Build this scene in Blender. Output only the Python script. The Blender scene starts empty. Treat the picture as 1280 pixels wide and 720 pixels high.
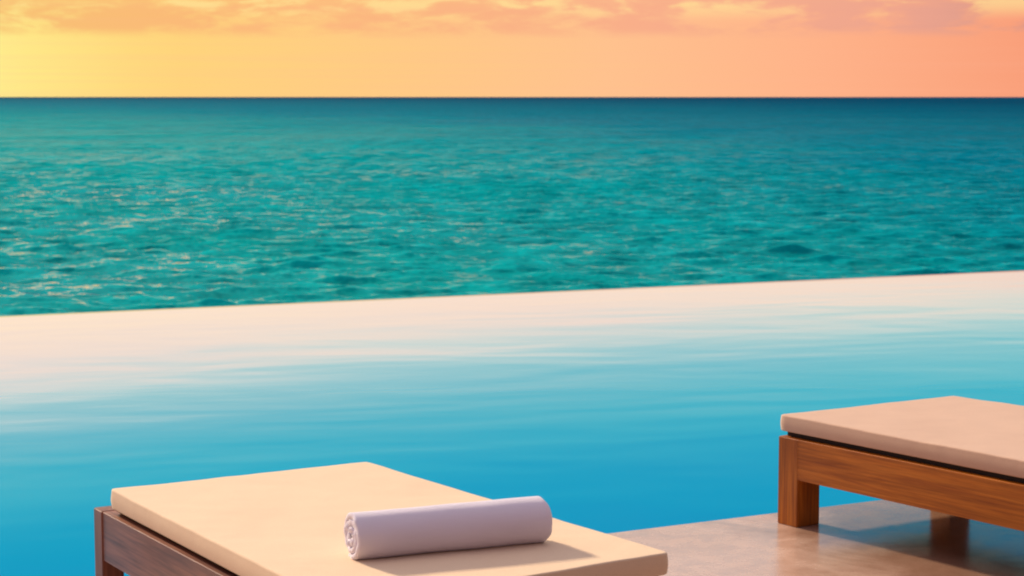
import bpy, bmesh, math, random
import numpy as np
from mathutils import Vector, Matrix, noise

random.seed(4)
rng = np.random.default_rng(11)
sc = bpy.context.scene
C = sc.collection

# ------------------------------------------------------------------ helpers
def tag(o, label=None, cat=None, group=None, kind=None):
    if label: o['label'] = label
    if cat: o['category'] = cat
    if group: o['group'] = group
    if kind: o['kind'] = kind
    return o

def link_mesh(name, me, mat, parent=None, matrix=None, smooth=True):
    o = bpy.data.objects.new(name, me)
    C.objects.link(o)
    if mat: me.materials.append(mat)
    if smooth:
        for p in me.polygons: p.use_smooth = True
    if matrix is not None:
        if parent is not None:
            o.parent = parent
            o.matrix_basis = parent_inv(parent) @ matrix
        else:
            o.matrix_basis = matrix
    elif parent is not None:
        o.parent = parent
    return o

def parent_inv(p):
    return p.matrix_basis.inverted()

def empty(name, loc, rz=0.0):
    o = bpy.data.objects.new(name, None)
    o.empty_display_size = 0.2
    o.matrix_basis = Matrix.Translation(loc) @ Matrix.Rotation(rz, 4, 'Z')
    C.objects.link(o)
    return o

def from_bm(name, bm, mat, parent=None, matrix=None, smooth=True):
    me = bpy.data.meshes.new(name)
    bmesh.ops.recalc_face_normals(bm, faces=bm.faces[:])
    bm.to_mesh(me); bm.free()
    return link_mesh(name, me, mat, parent, matrix, smooth)

def fast_grid(name, P, mat, kind, mask=None):
    """P: (rows, cols, 3) array of positions -> one mesh"""
    r, c = P.shape[:2]
    me = bpy.data.meshes.new(name)
    me.vertices.add(r * c)
    me.vertices.foreach_set('co', P.reshape(-1).astype(np.float32))
    i = np.arange(r * c).reshape(r, c)
    q = np.stack([i[:-1, :-1], i[:-1, 1:], i[1:, 1:], i[1:, :-1]], -1).reshape(-1, 4)
    n = len(q)
    me.loops.add(n * 4); me.polygons.add(n)
    me.loops.foreach_set('vertex_index', q.reshape(-1).astype(np.int32))
    me.polygons.foreach_set('loop_start', (np.arange(n) * 4).astype(np.int32))
    me.polygons.foreach_set('use_smooth', np.ones(n, bool))
    me.update(calc_edges=True)
    o = bpy.data.objects.new(name, me); C.objects.link(o)
    me.materials.append(mat)
    tag(o, kind=kind)
    return o

# ------------------------------------------------------------------ materials
def mat(name):
    m = bpy.data.materials.new(name); m.use_nodes = True
    nt = m.node_tree
    return m, nt, nt.nodes['Principled BSDF'], nt.nodes, nt.links

def N(nt, t, **kw):
    n = nt.nodes.new(t)
    for k, v in kw.items(): setattr(n, k, v)
    return n

def ramp(nt, stops, src=None, interp='LINEAR'):
    n = nt.nodes.new('ShaderNodeValToRGB')
    cr = n.color_ramp; cr.interpolation = interp
    while len(cr.elements) < len(stops): cr.elements.new(0.5)
    for e, (p, c) in zip(cr.elements, stops):
        e.position = p; e.color = (*c, 1) if len(c) == 3 else c
    if src is not None: nt.links.new(src, n.inputs[0])
    return n

def math_n(nt, op, a, b=None, c=None, clamp=False):
    n = nt.nodes.new('ShaderNodeMath'); n.operation = op; n.use_clamp = clamp
    for k, v in enumerate((a, b, c)):
        if v is None: continue
        if isinstance(v, (int, float)): n.inputs[k].default_value = v
        else: nt.links.new(v, n.inputs[k])
    return n.outputs[0]

def maprange(nt, v, a, b, c, d, smooth=False):
    n = nt.nodes.new('ShaderNodeMapRange')
    if smooth: n.interpolation_type = 'SMOOTHSTEP'
    nt.links.new(v, n.inputs[0])
    for k, x in enumerate((a, b, c, d)): n.inputs[1 + k].default_value = x
    return n.outputs[0]

def noise_n(nt, vec, scale, detail=4, rough=0.5, dist=0.0, stretch=None):
    if stretch:
        mp = nt.nodes.new('ShaderNodeMapping'); mp.inputs['Scale'].default_value = stretch
        nt.links.new(vec, mp.inputs[0]); vec = mp.outputs[0]
    n = nt.nodes.new('ShaderNodeTexNoise')
    n.inputs['Scale'].default_value = scale; n.inputs['Detail'].default_value = detail
    n.inputs['Roughness'].default_value = rough; n.inputs['Distortion'].default_value = dist
    nt.links.new(vec, n.inputs['Vector'])
    return n.outputs[0]

def mixc(nt, f, a, b, mode='MIX'):
    n = nt.nodes.new('ShaderNodeMix'); n.data_type = 'RGBA'; n.blend_type = mode
    for s, v in ((n.inputs[0], f), (n.inputs[6], a), (n.inputs[7], b)):
        if isinstance(v, (int, float)): s.default_value = v
        elif isinstance(v, tuple): s.default_value = (*v, 1) if len(v) == 3 else v
        else: nt.links.new(v, s)
    return n.outputs[2]

def bump(nt, h, strength, distance, normal=None):
    b = nt.nodes.new('ShaderNodeBump')
    b.inputs['Strength'].default_value = strength; b.inputs['Distance'].default_value = distance
    nt.links.new(h, b.inputs['Height'])
    if normal is not None: nt.links.new(normal, b.inputs['Normal'])
    return b.outputs[0]

def fabric_mat(name, col, col2):
    m, nt, p, nd, lk = mat(name)
    co = N(nt, 'ShaderNodeTexCoord').outputs['Object']
    blot = noise_n(nt, co, 3.5, 5, 0.6)
    c = mixc(nt, maprange(nt, blot, .3, .7, 0, 1), col, col2)
    fine = noise_n(nt, co, 420, 2, 0.6)
    c = mixc(nt, 0.22, c, ramp(nt, [(.3, (.45,)*3), (.7, (1,)*3)], fine).outputs[0], 'MULTIPLY')
    lk.new(c, p.inputs['Base Color'])
    p.inputs['Roughness'].default_value = 0.85
    p.inputs['Specular IOR Level'].default_value = 0.25
    p.inputs['Sheen Weight'].default_value = 0.15
    wr = noise_n(nt, co, 5.0, 3, 0.5, 0.4)
    b1 = bump(nt, wr, 0.35, 0.012)
    w1 = N(nt, 'ShaderNodeTexWave', bands_direction='X'); w1.inputs['Scale'].default_value = 140
    w2 = N(nt, 'ShaderNodeTexWave', bands_direction='Y'); w2.inputs['Scale'].default_value = 140
    lk.new(co, w1.inputs[0]); lk.new(co, w2.inputs[0])
    s = math_n(nt, 'ADD', w1.outputs[1], w2.outputs[1])
    s = math_n(nt, 'ADD', s, fine)
    lk.new(bump(nt, s, 0.25, 0.0006, b1), p.inputs['Normal'])
    return m

def wood_mat(name, dark, mid, light, rough):
    m, nt, p, nd, lk = mat(name)
    co = N(nt, 'ShaderNodeTexCoord').outputs['Object']
    oi = N(nt, 'ShaderNodeObjectInfo')
    add = N(nt, 'ShaderNodeVectorMath', operation='MULTIPLY_ADD')
    lk.new(oi.outputs['Random'], add.inputs[0]); add.inputs[1].default_value = (7, 5, 3); lk.new(co, add.inputs[2])
    v = add.outputs[0]
    g1 = noise_n(nt, v, 9, 6, 0.6, 0.8, (0.22, 2.2, 3.2))
    g2 = noise_n(nt, v, 60, 4, 0.65, 0.2, (0.05, 2.0, 2.0))
    g3 = noise_n(nt, v, 2.2, 3, 0.5, 0.0, (0.6, 1, 1))
    c = ramp(nt, [(.25, dark), (.5, mid), (.75, light)], g1).outputs[0]
    c = mixc(nt, 0.75, c, ramp(nt, [(.3, (.42, .36, .34)), (.62, (1,)*3)], g2).outputs[0], 'MULTIPLY')
    c = mixc(nt, 0.7, c, ramp(nt, [(.3, (.62, .52, .5)), (.65, (1,)*3)], g3).outputs[0], 'MULTIPLY')
    lk.new(c, p.inputs['Base Color'])
    lk.new(maprange(nt, g3, .3, .7, rough + .12, rough - .05), p.inputs['Roughness'])
    p.inputs['Specular IOR Level'].default_value = .32
    lk.new(bump(nt, g2, 0.3, 0.0012), p.inputs['Normal'])
    return m

M_FAB1 = fabric_mat('beige_canvas', (.84, .64, .43), (.80, .60, .40))
M_FAB2 = fabric_mat('tan_canvas', (.68, .46, .33), (.63, .42, .30))
M_WOOD1 = wood_mat('weathered_teak', (.15, .06, .045), (.28, .115, .075), (.40, .17, .10), .36)
M_WOOD2 = wood_mat('oiled_teak', (.36, .092, .010), (.55, .170, .014), (.70, .245, .028), .42)
m, nt, p, nd, lk = mat('dark_base')
p.inputs['Base Color'].default_value = (.02, .012, .009, 1); p.inputs['Roughness'].default_value = .8  # near-black tint stands in for shade in the gap below the mattress
M_BASE = m

# towel terry
m, nt, p, nd, lk = mat('white_terry')
co = N(nt, 'ShaderNodeTexCoord').outputs['Object']
p.inputs['Base Color'].default_value = (.86, .81, .93, 1)
p.inputs['Roughness'].default_value = .95; p.inputs['Sheen Weight'].default_value = .35
p.inputs['Subsurface Weight'].default_value = .12
p.inputs['Subsurface Radius'].default_value = (.012, .010, .012)
t1 = noise_n(nt, co, 520, 3, .7); t2 = noise_n(nt, co, 14, 4, .55, .6, (.35, 1, 1))
lk.new(bump(nt, t1, .9, .0026, bump(nt, t2, .4, .008)), p.inputs['Normal'])
M_TOWEL = m

# deck
m, nt, p, nd, lk = mat('polished_deck')
co = N(nt, 'ShaderNodeNewGeometry').outputs['Position']
n1 = noise_n(nt, co, 1.3, 6, .62, .5); n2 = noise_n(nt, co, 9, 6, .65, .3); n3 = noise_n(nt, co, 160, 3, .7)
c = ramp(nt, [(.28, (.64, .44, .33)), (.5, (.72, .51, .39)), (.72, (.78, .57, .45))], n1).outputs[0]
c = mixc(nt, .28, c, ramp(nt, [(.3, (.66, .60, .56)), (.6, (1,)*3)], n2).outputs[0], 'MULTIPLY')
c = mixc(nt, .35, c, ramp(nt, [(.32, (.5,)*3), (.6, (1,)*3)], n3).outputs[0], 'MULTIPLY')
# right-hand slab: wetter and glossier, with lounger shade painted in as darker tint
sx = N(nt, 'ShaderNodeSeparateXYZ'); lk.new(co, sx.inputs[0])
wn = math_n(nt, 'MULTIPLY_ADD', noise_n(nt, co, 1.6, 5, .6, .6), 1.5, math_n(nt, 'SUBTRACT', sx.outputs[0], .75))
wet_shade = maprange(nt, wn, .75, 1.35, 0, 1, True)
c = mixc(nt, wet_shade, c, mixc(nt, 1.0, c, (.50, .40, .34), 'MULTIPLY'))
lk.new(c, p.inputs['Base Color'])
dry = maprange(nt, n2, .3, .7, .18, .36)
lk.new(math_n(nt, 'MULTIPLY', dry, maprange(nt, wet_shade, 0, 1, 1, .6)), p.inputs['Roughness'])
p.inputs['IOR'].default_value = 1.55
p.inputs['Coat Weight'].default_value = .22; p.inputs['Coat Roughness'].default_value = .13
lk.new(bump(nt, n3, .12, .0015, bump(nt, n1, .25, .006)), p.inputs['Normal'])
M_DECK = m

# pool water
m, nt, p, nd, lk = mat('pool_water')
co = N(nt, 'ShaderNodeNewGeometry').outputs['Position']
mp = N(nt, 'ShaderNodeMapping'); mp.inputs['Rotation'].default_value = (0, 0, math.radians(-12)); lk.new(co, mp.inputs[0])
v = mp.outputs[0]
a = noise_n(nt, v, .9, 2, .5, .3, (.55, 1.1, 1))
b = noise_n(nt, v, 3.4, 3, .5, .4, (.5, 1.3, 1))
nrm = bump(nt, b, 1.0, .0003, bump(nt, a, 1.0, .0034))
lk.new(nrm, p.inputs['Normal'])
cc = noise_n(nt, v, .22, 2, .5)
lk.new(mixc(nt, maprange(nt, cc, .35, .65, 0, 1), (.0, .27, .53), (.0, .31, .54)), p.inputs['Base Color'])
p.inputs['Roughness'].default_value = .065
p.inputs['IOR'].default_value = 1.6
M_POOL = m

# sea water
m, nt, p, nd, lk = mat('sea_water')
co = N(nt, 'ShaderNodeNewGeometry').outputs['Position']
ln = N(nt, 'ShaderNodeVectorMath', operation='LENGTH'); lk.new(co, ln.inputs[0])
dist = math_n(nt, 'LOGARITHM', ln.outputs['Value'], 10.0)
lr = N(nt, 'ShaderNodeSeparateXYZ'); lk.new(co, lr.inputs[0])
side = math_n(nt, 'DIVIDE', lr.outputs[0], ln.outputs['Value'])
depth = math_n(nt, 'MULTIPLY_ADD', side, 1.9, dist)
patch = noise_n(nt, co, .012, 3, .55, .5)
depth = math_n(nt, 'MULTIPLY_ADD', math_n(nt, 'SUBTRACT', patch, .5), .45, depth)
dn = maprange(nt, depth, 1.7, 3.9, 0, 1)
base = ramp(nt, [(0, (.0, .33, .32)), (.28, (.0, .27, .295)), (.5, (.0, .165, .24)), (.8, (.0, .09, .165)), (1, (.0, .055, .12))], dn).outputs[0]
# wave light painted into the colour: bright crests, dark troughs, speckle, streaks
crest = maprange(nt, lr.outputs[2], -6.20, -5.82, .78, 1.24)
g1 = maprange(nt, noise_n(nt, co, .5, 6, .7, .3), .36, .64, .84, 1.14)
lum_streaks = maprange(nt, noise_n(nt, co, .30, 4, .65, .0, (1, .22, 1)), .35, .65, .86, 1.16)
lum = math_n(nt, 'MULTIPLY', math_n(nt, 'MULTIPLY', crest, g1), lum_streaks)
cbn = N(nt, 'ShaderNodeCombineXYZ')
for k_ in range(3): lk.new(lum, cbn.inputs[k_])
base = mixc(nt, 1.0, base, cbn.outputs[0], 'MULTIPLY')
glint_patch = maprange(nt, noise_n(nt, co, .035, 3, .6, .5), .38, .60, .35, 1.35)
lk.new(base, p.inputs['Base Color'])
p.inputs['Roughness'].default_value = .16
p.inputs['IOR'].default_value = 1.33
def vnoise(scale, amp, det):
    n = nt.nodes.new('ShaderNodeTexNoise'); n.inputs['Scale'].default_value = scale
    n.inputs['Detail'].default_value = det; n.inputs['Roughness'].default_value = .6
    lk.new(co, n.inputs['Vector'])
    q = N(nt, 'ShaderNodeVectorMath', operation='SUBTRACT'); lk.new(n.outputs['Color'], q.inputs[0]); q.inputs[1].default_value = (.5, .5, .5)
    q2 = N(nt, 'ShaderNodeVectorMath', operation='MULTIPLY'); lk.new(q.outputs[0], q2.inputs[0]); q2.inputs[1].default_value = (amp, amp, 0)
    return q2.outputs[0]
gn = N(nt, 'ShaderNodeNewGeometry').outputs['Normal']
for v_ in (vnoise(.5, .30, 4), vnoise(3.5, .85, 3)):
    q = N(nt, 'ShaderNodeVectorMath', operation='ADD'); lk.new(gn, q.inputs[0]); lk.new(v_, q.inputs[1]); gn = q.outputs[0]
q = N(nt, 'ShaderNodeVectorMath', operation='NORMALIZE'); lk.new(gn, q.inputs[0])
lk.new(q.outputs[0], p.inputs['Normal'])
p.inputs['Specular IOR Level'].default_value = 0.0
p.inputs['Roughness'].default_value = .9
gl = N(nt, 'ShaderNodeBsdfGlossy'); gl.inputs['Roughness'].default_value = .14; lk.new(q.outputs[0], gl.inputs['Normal'])
fr = N(nt, 'ShaderNodeFresnel'); fr.inputs[0].default_value = 1.33; lk.new(q.outputs[0], fr.inputs['Normal'])
# sky reflection is cut back with distance to keep far water dark
cap = ramp(nt, [(0, (1.0,)*3), (.3, (.55,)*3), (.55, (.11,)*3), (1, (.04,)*3)], maprange(nt, dist, 1.8, 3.0, 0, 1)).outputs[0]
fac = math_n(nt, 'MULTIPLY', math_n(nt, 'POWER', fr.outputs[0], 1.8), cap)
fac = math_n(nt, 'MULTIPLY', fac, math_n(nt, 'MULTIPLY', glint_patch, maprange(nt, side, -.25, .2, 1.5, .4)))  # glints strengthened leftwards, where the sky is brighter
mx = N(nt, 'ShaderNodeMixShader'); lk.new(fac, mx.inputs[0]); lk.new(p.outputs[0], mx.inputs[1]); lk.new(gl.outputs[0], mx.inputs[2])
lk.new(mx.outputs[0], nd['Material Output'].inputs['Surface'])
M_SEA = m

m, nt, p, nd, lk = mat('pool_stone')
co = N(nt, 'ShaderNodeNewGeometry').outputs['Position']
n2 = noise_n(nt, co, 4, 6, .6)
lk.new(ramp(nt, [(.3, (.10, .22, .25)), (.7, (.16, .32, .35))], n2).outputs[0], p.inputs['Base Color'])
p.inputs['Roughness'].default_value = .45
M_STONE = m
m, nt, p, nd, lk = mat('bank_rock')
co = N(nt, 'ShaderNodeNewGeometry').outputs['Position']
n2 = noise_n(nt, co, .8, 8, .65)
lk.new(ramp(nt, [(.3, (.12, .09, .07)), (.7, (.34, .28, .22))], n2).outputs[0], p.inputs['Base Color'])
p.inputs['Roughness'].default_value = .9
lk.new(bump(nt, n2, 1, .4), p.inputs['Normal'])
M_ROCK = m

# ------------------------------------------------------------------ setting
EA, ES = Vector((0.355, 6.964)), 0.5235          # pool-side edge of the deck
FA, FS = Vector((0.0, 15.98)), 0.434             # far (infinity) edge of the pool
edge = lambda x: EA.y + (x - EA.x) * ES
far = lambda x: FA.y + (x - FA.x) * FS
WZ = -0.03                                       # water level

# deck slab
bm = bmesh.new()
xs = [-16, -8, -4, -2, 0, 2, 4, 8, 14]
top = [bm.verts.new((x, edge(x), 0)) for x in xs]
low = [bm.verts.new((14, -14, 0)), bm.verts.new((-16, -14, 0))]
f = bm.faces.new(top + low)
r = bmesh.ops.extrude_face_region(bm, geom=[f])
for v_ in r['geom']:
    if isinstance(v_, bmesh.types.BMVert): v_.co.z = -2.0
es = [e for e in bm.edges if all(abs(v_.co.z) < 1e-6 and abs(v_.co.y - edge(v_.co.x)) < 1e-4 for v_ in e.verts)]
bmesh.ops.bevel(bm, geom=es, offset=.014, segments=3, affect='EDGES')
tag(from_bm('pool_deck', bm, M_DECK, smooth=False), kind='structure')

# pool water: sheet that rolls over the far wall
cols = np.linspace(-15.8, 13.8, 120)
rows = []
for k in np.linspace(0, 1, 60):
    rows.append([(x, edge(x) - .01 + (far(x) - edge(x) + .01) * k, WZ) for x in cols])
nx, ny = -FS / math.hypot(1, FS), 1 / math.hypot(1, FS)
for o_, z_ in ((.03, -.003), (.05, -.012), (.062, -.03), (.068, -.1), (.07, -.6), (.072, -3.0)):
    rows.append([(x + nx * o_, far(x) + ny * o_, WZ + z_) for x in cols])
P = np.array(rows)
fast_grid('pool_water', P, M_POOL, 'structure')

# pool basin: far wall, side walls, floor
def prism(name, pts, z0, z1, mt, kind='structure'):
    bm = bmesh.new()
    b_ = [bm.verts.new((x, y, z0)) for x, y in pts]; t_ = [bm.verts.new((x, y, z1)) for x, y in pts]
    n_ = len(pts)
    bm.faces.new(b_[::-1]); bm.faces.new(t_)
    for i in range(n_): bm.faces.new((b_[i], b_[(i+1) % n_], t_[(i+1) % n_], t_[i]))
    return tag(from_bm(name, bm, mt, smooth=False), kind=kind)
prism('pool_wall', [(-16, far(-16) - .3), (14, far(14) - .3), (14, far(14) + .04), (-16, far(-16) + .04)], -7, WZ - .04, M_STONE)
prism('pool_floor', [(-16, edge(-16) + .02), (14, edge(14) + .02), (14, far(14) - .31), (-16, far(-16) - .31)], -7, -1.4, M_STONE)
prism('pool_side_wall', [(-16.4, edge(-16) - .3), (-16.01, edge(-16) - .1), (-16.01, far(-16) + .04), (-16.4, far(-16.4) + .04)], -7, -.005, M_STONE)
prism('pool_side_wall', [(14.01, edge(14) - .1), (14.4, edge(14) - .1), (14.4, far(14.4) + .04), (14.01, far(14) + .04)], -7, -.005, M_STONE)

# rocky bank under the pool, running down below the sea
gx = np.linspace(-70, 70, 90); rows = []
for t in np.linspace(0, 1, 40):
    row = []
    for x in gx:
        y = far(x) + .02 + t * 30
        z = -3.2 - t * 7 + .5 * noise.noise(Vector((x * .3, y * .3, 0)))
        row.append((x, y, z))
    rows.append(row)
fast_grid('ground', np.array(rows), M_ROCK, 'structure')

# sea: graded fan grid with a displaced wave field
inv = np.arange(1 / 26, 1 / 2600, -.21 / (7.6 * 1900))
D = np.concatenate([1 / inv, np.exp(np.linspace(math.log(2700), math.log(60000), 60))])
A = np.concatenate([np.linspace(-78, -20, 50)[:-1], np.linspace(-20, 20, 460), np.linspace(20, 78, 50)[1:]])
A = np.radians(A)
DD, AA = np.meshgrid(D, A, indexing='ij')
X = DD * np.sin(AA); Y = DD * np.cos(AA)
spacing = np.gradient(D)[:, None] * np.ones_like(AA)
Z = np.zeros_like(X); DX = np.zeros_like(X); DY = np.zeros_like(X)
K = 84
wl = np.exp(rng.uniform(math.log(.8), math.log(6.5), K))
wl[:6] = rng.uniform(10, 30, 6)
wind = math.radians(-100)
for k in range(K):
    th = wind + rng.normal(0, .55)
    kk = 2 * math.pi / wl[k]
    slope = .040 if wl[k] < 3 else .040 * (3 / wl[k]) ** 1.0
    if k < 6: slope *= .45
    amp = slope / kk
    fade = np.clip((wl[k] / spacing - 1.6) / 1.6, 0, 1)
    ph = kk * (X * math.cos(th) + Y * math.sin(th)) + rng.uniform(0, 6.283)
    Z += amp * fade * np.cos(ph)
    DX += -.8 * amp * fade * math.cos(th) * np.sin(ph); DY += -.8 * amp * fade * math.sin(th) * np.sin(ph)
P = np.stack([X + DX, Y + DY, -6 + Z], -1)
fast_grid('sea', P, M_SEA, 'structure')

# ------------------------------------------------------------------ loungers
def v2(p): return Vector((p[0], p[1], 0))

def beam(name, a, b, z0, z1, inward, mt, parent, th, bev=.0018, ext0=0, ext1=0):
    """rail whose outer face runs a->b, thickness th towards 'inward'"""
    a, b = v2(a), v2(b); d = (b - a).normalized()
    a = a + d * ext0; b = b - d * ext1; L = (b - a).length
    n = Vector((-d.y, d.x, 0))
    if n.dot(inward) < 0: n = -n
    c = (a + b) / 2 + n * th / 2 + Vector((0, 0, (z0 + z1) / 2))
    up = Vector((0, 0, 1)); y = up.cross(d)
    Mx = Matrix((( d.x, y.x, 0, c.x), (d.y, y.y, 0, c.y), (0, 0, 1, c.z), (0, 0, 0, 1)))
    bm = bmesh.new()
    bmesh.ops.create_cube(bm, size=1)
    bmesh.ops.scale(bm, vec=(L, th, z1 - z0), verts=bm.verts)
    bmesh.ops.bevel(bm, geom=bm.edges[:], offset=bev, segments=3, affect='EDGES')
    return from_bm(name, bm, mt, parent, Mx, smooth=False)

def post(name, p, d, w, sx, sy, z0, z1, mt, parent, bev=.0028):
    """leg with one outer corner at p, running sx along d and sy along w; grain upright"""
    c = v2(p) + d * sx / 2 + w * sy / 2 + Vector((0, 0, (z0 + z1) / 2))
    y = Vector((0, 0, 1)).cross(d)
    R = Matrix(((d.x, y.x, 0), (d.y, y.y, 0), (0, 0, 1)))
    Q = R.to_4x4() @ Matrix.Rotation(math.pi / 2, 4, 'Y')     # local x upright
    Mx = Matrix.Translation(c) @ Q
    bm = bmesh.new()
    bmesh.ops.create_cube(bm, size=1)
    bmesh.ops.scale(bm, vec=(z1 - z0, sy, sx), verts=bm.verts)
    bmesh.ops.bevel(bm, geom=bm.edges[:], offset=bev, segments=3, affect='EDGES')
    return from_bm(name, bm, mt, parent, Mx, smooth=False)

def mattress(quad, z0, z1, mt, parent, seed=0, rad=.0065):
    """soft slab over a quad A,B,C,D (world); rounded edges, slightly uneven top"""
    A_, B_, C_, D_ = [Vector((*q, 0)) for q in quad]
    org = A_.copy()
    nu, nv = 60, 84
    def edge_params(n, L):
        inner = np.linspace(rad / L, 1 - rad / L, n)
        return inner
    Lw = (B_ - A_).length; Ll = (D_ - A_).length
    def pt(u, v): return A_.lerp(B_, u).lerp(D_.lerp(C_, u), v)
    # profile ring: offset inwards / height
    segs = 6
    rings = []   # list of (inset, z)
    for k in range(segs + 1):
        t = math.pi / 2 * k / segs
        rings.append((rad * (1 - math.cos(t)), z0 + rad * (1 - math.sin(t))))
    rings = rings[::-1]
    side = [(.0 - .0025 * math.sin(math.pi * s), z0 + rad + (z1 - z0 - 2 * rad) * s) for s in (.2, .4, .6, .8)]
    up = [(rad * (1 - math.cos(math.pi / 2 * k / segs)), z1 - rad + rad * math.sin(math.pi / 2 * k / segs)) for k in range(segs + 1)]
    prof = [(i_, z_) for i_, z_ in rings] + side + up
    bm = bmesh.new()
    # perimeter parameters
    per = [(k / nu, 0) for k in range(nu)] + [(1, k / nv) for k in range(nv)] + [(1 - k / nu, 1) for k in range(nu)] + [(0, 1 - k / nv) for k in range(nv)]
    def inset_pt(u, v, i_):
        uu = i_ / Lw + u * (1 - 2 * i_ / Lw); vv = i_ / Ll + v * (1 - 2 * i_ / Ll)
        return pt(uu, vv)
    def cornered(u, v, i_):
        # soften plan corners a little
        q = inset_pt(u, v, i_)
        du = min(u, 1 - u) * Lw; dv = min(v, 1 - v) * Ll; rc = .016
        if du < rc and dv < rc:
            cx = pt(rc / Lw if u < .5 else 1 - rc / Lw, rc / Ll if v < .5 else 1 - rc / Ll)
            off = q - cx
            m_ = max(rc - i_ , .001)
            if off.length > m_: q = cx + off.normalized() * m_
        return q
    def wob(q, z):
        t = (z - z0) / (z1 - z0)
        n_ = noise.noise(Vector((q.x * 3.2, q.y * 3.2, seed))) * .0022 + noise.noise(Vector((q.x * 11, q.y * 11, seed + 5))) * .0012
        return Vector((q.x - org.x, q.y - org.y, z + n_ * t))
    loops = []
    for i_, z_ in prof:
        loops.append([bm.verts.new(wob(cornered(u, v, i_), z_)) for u, v in per])
    n_ = len(per)
    for a_, b_ in zip(loops, loops[1:]):
        for k in range(n_): bm.faces.new((a_[k], a_[(k+1) % n_], b_[(k+1) % n_], b_[k]))
    # top: concentric grid joined to the last loop
    g = {}
    for j in range(nv + 1):
        for i in range(nu + 1):
            if i in (0, nu) or j in (0, nv): continue
            g[i, j] = bm.verts.new(wob(inset_pt(i / nu, j / nv, rad), z1))
    last = loops[-1]
    for k, (u, v) in enumerate(per): g[round(u * nu), round(v * nv)] = last[k]
    for j in range(nv):
        for i in range(nu): bm.faces.new((g[i, j], g[i+1, j], g[i+1, j+1], g[i, j+1]))
    bm.faces.new(loops[0][::-1])
    return from_bm('mattress', bm, mt, parent, Matrix.Translation(org))

def lounger(label, quad_m, quad_f, zt, leg_l, leg_w, mt_w, mt_f, seed, zm=(.357, .418), rail_h=.155, rec=.0):
    """quad order: far-left A, far-right B, near-right C, near-left D"""
    A_, B_, C_, D_ = [v2(q) for q in quad_f]
    ctr = (A_ + B_ + C_ + D_) / 4
    wd = (B_ - A_).normalized(); ld = (D_ - A_).normalized()
    root = empty('sun_lounger', (ctr.x, ctr.y, 0), math.atan2(ld.y, ld.x))
    tag(root, label, 'sun lounger', 'low teak sun loungers at the pool edge')
    zb = zt - rail_h
    th = .042
    # four legs, full height at the corners
    for p, d, w in ((A_, ld, wd), (B_, ld, -wd), (C_, -ld, -wd), (D_, -ld, wd)):
        post('leg', p, d, w, leg_l, leg_w, 0.0, zt, mt_w, root)
    # rails butt between the legs, 3 mm proud of nothing: set back slightly
    beam('side_rail', A_ + wd * rec, D_ + wd * rec, zb, zt - .001, wd, mt_w, root, th, ext0=leg_l + .0006, ext1=leg_l + .0006)
    beam('side_rail', B_ - wd * rec, C_ - wd * rec, zb, zt - .001, -wd, mt_w, root, th, ext0=leg_l + .0006, ext1=leg_l + .0006)
    beam('end_rail', A_ + ld * .002, B_ + ld * .002, zb - .045, zt - .001, ld, mt_w, root, th, ext0=leg_w + .0006, ext1=leg_w + .0006)  # far rail made deeper to block sun under the lounger, unseen from camera
    beam('end_rail', D_ - ld * .002, C_ - ld * .002, zb, zt - .001, -ld, mt_w, root, th, ext0=leg_w + .0006, ext1=leg_w + .0006)
    # recessed platform that carries the mattress
    e = .022
    q = [A_ + (wd + ld) * e, B_ + (-wd + ld) * e, C_ + (-wd - ld) * e, D_ + (wd - ld) * e]
    # keep it inside the mattress outline too
    bm = bmesh.new()
    mq = [v2(x) for x in quad_m]
    q = [mq[0] + (wd + ld) * e, mq[1] + (-wd + ld) * e, mq[2] + (-wd - ld) * e, mq[3] + (wd - ld) * e]
    b_ = [bm.verts.new((x.x - ctr.x, x.y - ctr.y, zt + .0008)) for x in q]
    t_ = [bm.verts.new((x.x - ctr.x, x.y - ctr.y, zm[0] - .0005)) for x in q]
    bm.faces.new(b_[::-1]); bm.faces.new(t_)
    for i in range(4): bm.faces.new((b_[i], b_[(i+1) % 4], t_[(i+1) % 4], t_[i]))
    from_bm('slat_base', bm, M_BASE, root, Matrix.Translation((ctr.x, ctr.y, 0)), smooth=False)
    mattress(quad_m, zm[0], zm[1], mt_f, root, seed)
    return root

# left lounger (towel on it)
m1 = [(-1.240, 5.771), (-.4795, 6.2108), (.4204, 4.9534), (-.3976, 4.4046)]
wd1 = Vector((.866, .5, 0)); ld1 = Vector((.545, -.838, 0))
f1 = [(-1.308, 5.848), (-.50, 6.315), (.385, 4.975), (-.425, 4.425)]
lounger('low teak sun lounger with cream mattress carrying the rolled white towel', m1, f1, .343, .07, .07, M_WOOD1, M_FAB1, 1, rec=.004)

# right lounger
A2 = Vector((1.0163, 7.1518)); B2 = Vector((1.7864, 7.6135))
D2 = A2 + Vector((.593, -.805)) * 1.6; C2 = B2 + Vector((.635, -.7725)) * 1.6
m2 = [tuple(A2), tuple(B2), tuple(C2), tuple(D2)]
f2 = [(A2.x - .006, A2.y - .004), (B2.x, B2.y), tuple(C2), (D2.x - .006, D2.y - .004)]
lounger('low orange brown teak sun lounger with tan mattress and nothing on it', m2, f2, .337, .105, .12, M_WOOD2, M_FAB2, 2, rec=.0004)

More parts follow.
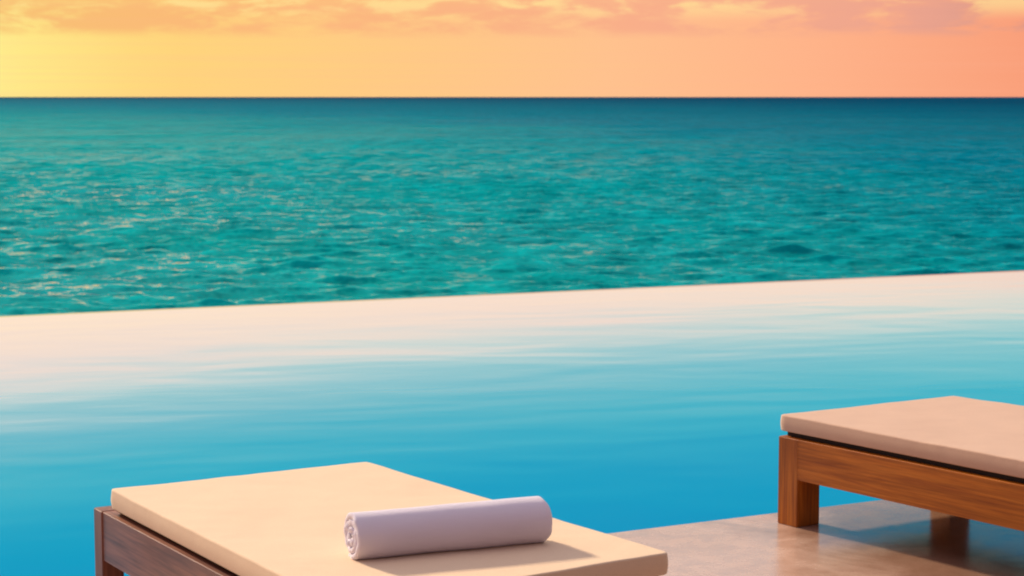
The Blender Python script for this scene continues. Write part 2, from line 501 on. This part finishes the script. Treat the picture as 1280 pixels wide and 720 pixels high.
# ------------------------------------------------------------------ towel
def towel():
    p0 = Vector((-.424, 4.884, 0)); p1 = Vector((.080, 5.090, 0))
    ax = (p1 - p0); L = ax.length; ax.normalize()
    ang = math.atan2(ax.y, ax.x)
    R0 = .071
    turns = 3.1; nseg = 220; pitch = .0185; th = .0178
    # centre-line spiral, from the core outwards; ends tucked underneath
    th_end = math.radians(-75); th0 = th_end - turns * 2 * math.pi
    cl = []
    for k in range(nseg + 1):
        t = k / nseg; a_ = th0 + (th_end - th0) * t
        r_ = R0 - th / 2 - pitch * (th_end - a_) / (2 * math.pi)
        cl.append((a_, max(r_, .003)))
    # taper thickness at the outer end so that it blends in
    nx_ = 90
    bm = bmesh.new()
    def ring(xpos, shrink, endk):
        outer, inner = [], []
        for k, (a_, r_) in enumerate(cl):
            t = k / nseg
            h = th / 2
            h -= shrink
            h = max(h, .0008)
            # hand-rolled unevenness along the length
            w = noise.noise(Vector((xpos * 7, math.cos(a_) * .9, math.sin(a_) * .9))) * .0028
            w += noise.noise(Vector((xpos * 2.2, a_ * .35, 4))) * .0022
            # each wrap of the sheet ends at its own place
            xo = 0
            if endk: xo = endk * (.010 * noise.noise(Vector((a_ * .45, endk * 3, 1))) + .006 * noise.noise(Vector((a_ * 1.7, endk, 7))))
            for lst, rr in ((outer, r_ + h), (inner, r_ - h)):
                rr = rr + w * (r_ / R0)
                y = rr * math.cos(a_); z = rr * math.sin(a_)
                # settle: flatten against the mattress
                zf = -R0 * .90
                if z < zf: z = zf + (z - zf) * .25
                z *= .97
                lst.append(bm.verts.new((xpos + xo, y * 1.03, z)))
        return outer + inner[::-1]
    xs_ = []
    rd = .0075
    for k in range(7):
        t = math.pi / 2 * k / 6
        xs_.append((rd * (1 - math.sin(t)), rd * (1 - math.cos(t)) if k else 0, 1))
    endrings = [(rd * (1 - math.cos(math.pi / 2 * k / 6)), rd * (1 - math.sin(math.pi / 2 * k / 6))) for k in range(7)]
    seq = [(x_, s_, -1 if x_ < .03 else 0) for x_, s_ in endrings]
    mid = np.linspace(.012, L - .012, nx_)
    full = [(x_, s_, 1.0) for x_, s_ in endrings] + [(x_, 0, None) for x_ in mid] + [(L - x_, s_, 1.0) for x_, s_ in endrings[::-1]]
    rings_ = []
    for x_, s_, _ in full:
        e0 = max(0, 1 - x_ / .09); e1 = max(0, 1 - (L - x_) / .09)
        rings_.append(ring(x_, s_, (-e0 if e0 > 0 else (e1 if e1 > 0 else 0))))
    n_ = len(rings_[0])
    for a_, b_ in zip(rings_, rings_[1:]):
        for k in range(n_): bm.faces.new((a_[k], a_[(k+1) % n_], b_[(k+1) % n_], b_[k]))
    h_ = n_ // 2
    for rg, fl in ((rings_[0], 1), (rings_[-1], -1)):
        for k in range(h_ - 1):
            q = (rg[k], rg[k+1], rg[n_ - 2 - k], rg[n_ - 1 - k])
            bm.faces.new(q[::-1] if fl > 0 else q)
    zc = .418 + R0 * .90 * .97 + .0006
    o = from_bm('rolled_towel', bm, M_TOWEL, None, Matrix.Translation((p0.x, p0.y, zc)) @ Matrix.Rotation(ang, 4, 'Z'))
    tag(o, 'white bath towel rolled up tightly lying across the cream mattress', 'towel')
towel()

# ------------------------------------------------------------------ light
SUN_AZ, SUN_EL = math.radians(-39), math.radians(28)     # azimuth clockwise from +Y
w = bpy.data.worlds.new('World'); sc.world = w; w.use_nodes = True
nt = w.node_tree; nd = nt.nodes; lk = nt.links
nd.clear()
out = nd.new('ShaderNodeOutputWorld'); bg = nd.new('ShaderNodeBackground'); bg2 = nd.new('ShaderNodeBackground'); ad = nd.new('ShaderNodeAddShader')
tc = nd.new('ShaderNodeTexCoord'); sp = nd.new('ShaderNodeSeparateXYZ')
dirv = tc.outputs['Generated']
lk.new(dirv, sp.inputs[0])
el = math_n(nt, 'MULTIPLY', math_n(nt, 'ARCSINE', sp.outputs[2]), 180 / math.pi)
az = math_n(nt, 'MULTIPLY', math_n(nt, 'ARCTAN2', sp.outputs[0], sp.outputs[1]), 180 / math.pi)
def deg_ramp(src, lo, hi, stops):
    return ramp(nt, [((a_ - lo) / (hi - lo), c_) for a_, c_ in stops], maprange(nt, src, lo, hi, 0, 1), 'EASE' if False else 'LINEAR').outputs[0]
azc = deg_ramp(az, -180, 180, [(-180, (.42, .30, .40)), (-95, (.55, .34, .36)), (-40, (.95, .60, .22)), (-17, (1.0, .90, .30)), (-14, (1.0, .80, .24)), (-10.5, (1.0, .67, .20)), (-4, (1.0, .60, .23)), (3, (1.0, .54, .27)), (9, (1.0, .45, .25)), (15.5, (.95, .34, .19)), (50, (.60, .28, .24)), (110, (.32, .20, .26)), (180, (.32, .21, .28))])
azs = math_n(nt, 'MULTIPLY', maprange(nt, az, -22, 22, -22, 22), .085)
els = math_n(nt, 'ADD', el, azs)
upc = deg_ramp(els, 0, 90, [(0, (1, .58, .26)), (2.6, (1, .62, .24)), (4.5, (1.0, .65, .33)), (6.8, (1.0, .62, .41)), (8.3, (.46, .82, .68)), (10.0, (.08, .64, .62)), (11.7, (.0, .42, .57)), (14, (0, .22, .49)), (20, (.0, .24, .46)), (30, (.50, .48, .55)), (50, (.95, .80, .78)), (90, (.95, .80, .80))])
upf = maprange(nt, el, 2.2, 6, 0, 1, True)
front = maprange(nt, math_n(nt, 'ABSOLUTE', az), 50, 120, 0, 1, True)
sky = mixc(nt, upf, azc, upc)
lowc = deg_ramp(az, -180, 180, [(-180, (.20, .13, .16)), (-130, (.22, .17, .22)), (-60, (.5, .34, .34)), (60, (.25, .13, .13)), (110, (.06, .035, .05)), (160, (.07, .045, .06)), (180, (.20, .13, .16))])
back = mixc(nt, maprange(nt, el, 18, 72, 0, 1, True), lowc, deg_ramp(az, -180, 180, [(-180, (.62, .48, .56)), (-120, (.84, .66, .78)), (-40, (.95, .80, .82)), (50, (.7, .55, .6)), (110, (.30, .22, .27)), (160, (.30, .22, .27)), (180, (.62, .48, .56))]))
sky = mixc(nt, front, sky, back)
# clouds: a long low bank near 2 degrees, broken tufts above
cmb = nd.new('ShaderNodeCombineXYZ'); lk.new(az, cmb.inputs[0]); lk.new(el, cmb.inputs[1])
cn = noise_n(nt, cmb.outputs[0], .9, 8, .62, .3, (.42, 1.7, 1))
cn2 = noise_n(nt, cmb.outputs[0], .16, 3, .5, .2, (.6, 2.0, 1))
band = math_n(nt, 'MULTIPLY', maprange(nt, el, 1.65, 2.05, 0, 1, True), maprange(nt, el, 2.5, 4.0, 1, 0, True))
cv = math_n(nt, 'ADD', cn, math_n(nt, 'MULTIPLY', math_n(nt, 'SUBTRACT', cn2, .5), .5))
cf = math_n(nt, 'MULTIPLY', maprange(nt, cv, .36, .60, 0, 1, True), band)
ccol = deg_ramp(az, -180, 180, [(-180, (.40, .28, .38)), (-20, (.90, .47, .13)), (-6, (.97, .45, .20)), (4, (.93, .40, .25)), (12, (.80, .36, .28)), (17, (.38, .24, .26)), (180, (.40, .28, .38))])
cloud_f = math_n(nt, 'MULTIPLY', cf, .8)
sky = mixc(nt, cloud_f, sky, ccol)
# sunlit tops above the bank
topf = math_n(nt, 'MULTIPLY', maprange(nt, el, 2.15, 2.75, 0, 1, True), maprange(nt, cv, .52, .40, 0, 1, True))
topf = math_n(nt, 'MULTIPLY', topf, maprange(nt, el, 3.2, 5, .6, 0))
sky = mixc(nt, topf, sky, (1.0, .78, .32))
# faint horizontal streaks low down
st = noise_n(nt, cmb.outputs[0], 1.0, 4, .6, 0, (.05, 6, 1))
sky = mixc(nt, math_n(nt, 'MULTIPLY', maprange(nt, el, 0, 1.6, .18, .08), maprange(nt, st, .4, .65, 0, 1)), sky, (1.0, .46, .30))
gaz = maprange(nt, az, -20, 20, 1.25, .8)
glow = math_n(nt, 'MULTIPLY', gaz, math_n(nt, 'MULTIPLY', maprange(nt, el, 3.0, 5.5, 0, .72, True), maprange(nt, els, 6.8, 8.6, 1, 0, True)))
lk.new(math_n(nt, 'ADD', glow, 1.0), bg.inputs[1]); lk.new(sky, bg.inputs[0])
nsk = nd.new('ShaderNodeTexSky'); nsk.sky_type = 'NISHITA'; nsk.sun_disc = False
nsk.sun_elevation = SUN_EL; nsk.sun_rotation = SUN_AZ
nm = mixc(nt, maprange(nt, el, 18, 50, 0, 1, True), (0, 0, 0), nsk.outputs[0])
lk.new(nm, bg2.inputs[0]); bg2.inputs[1].default_value = .05
lk.new(bg.outputs[0], ad.inputs[0]); lk.new(bg2.outputs[0], ad.inputs[1]); lk.new(ad.outputs[0], out.inputs[0])

sl = bpy.data.lights.new('sun', 'SUN'); so = bpy.data.objects.new('sun', sl); C.objects.link(so)
sl.energy = 5.0; sl.angle = math.radians(5); sl.color = (1.0, .80, .58)
dv = Vector((math.sin(SUN_AZ) * math.cos(SUN_EL), math.cos(SUN_AZ) * math.cos(SUN_EL), math.sin(SUN_EL)))
so.rotation_euler = dv.to_track_quat('Z', 'Y').to_euler()

# ------------------------------------------------------------------ camera
cam = bpy.data.cameras.new('camera'); co_ = bpy.data.objects.new('camera', cam); C.objects.link(co_)
cam.lens = 66.886; cam.sensor_width = 36; cam.clip_end = 100000; cam.clip_start = .1
co_.location = (0, 0, 1.62); co_.rotation_euler = (math.radians(90 - 5.7389), 0, 0)
cam.dof.use_dof = True; cam.dof.focus_distance = 5.6; cam.dof.aperture_fstop = 9
sc.camera = co_
sc.render.engine = 'CYCLES'
sc.cycles.use_denoising = True
sc.cycles.filter_width = 2.0
sc.cycles.max_bounces = 6
sc.view_settings.view_transform = 'Standard'; sc.view_settings.look = 'None'
sc.view_settings.exposure = 0; sc.view_settings.gamma = 1
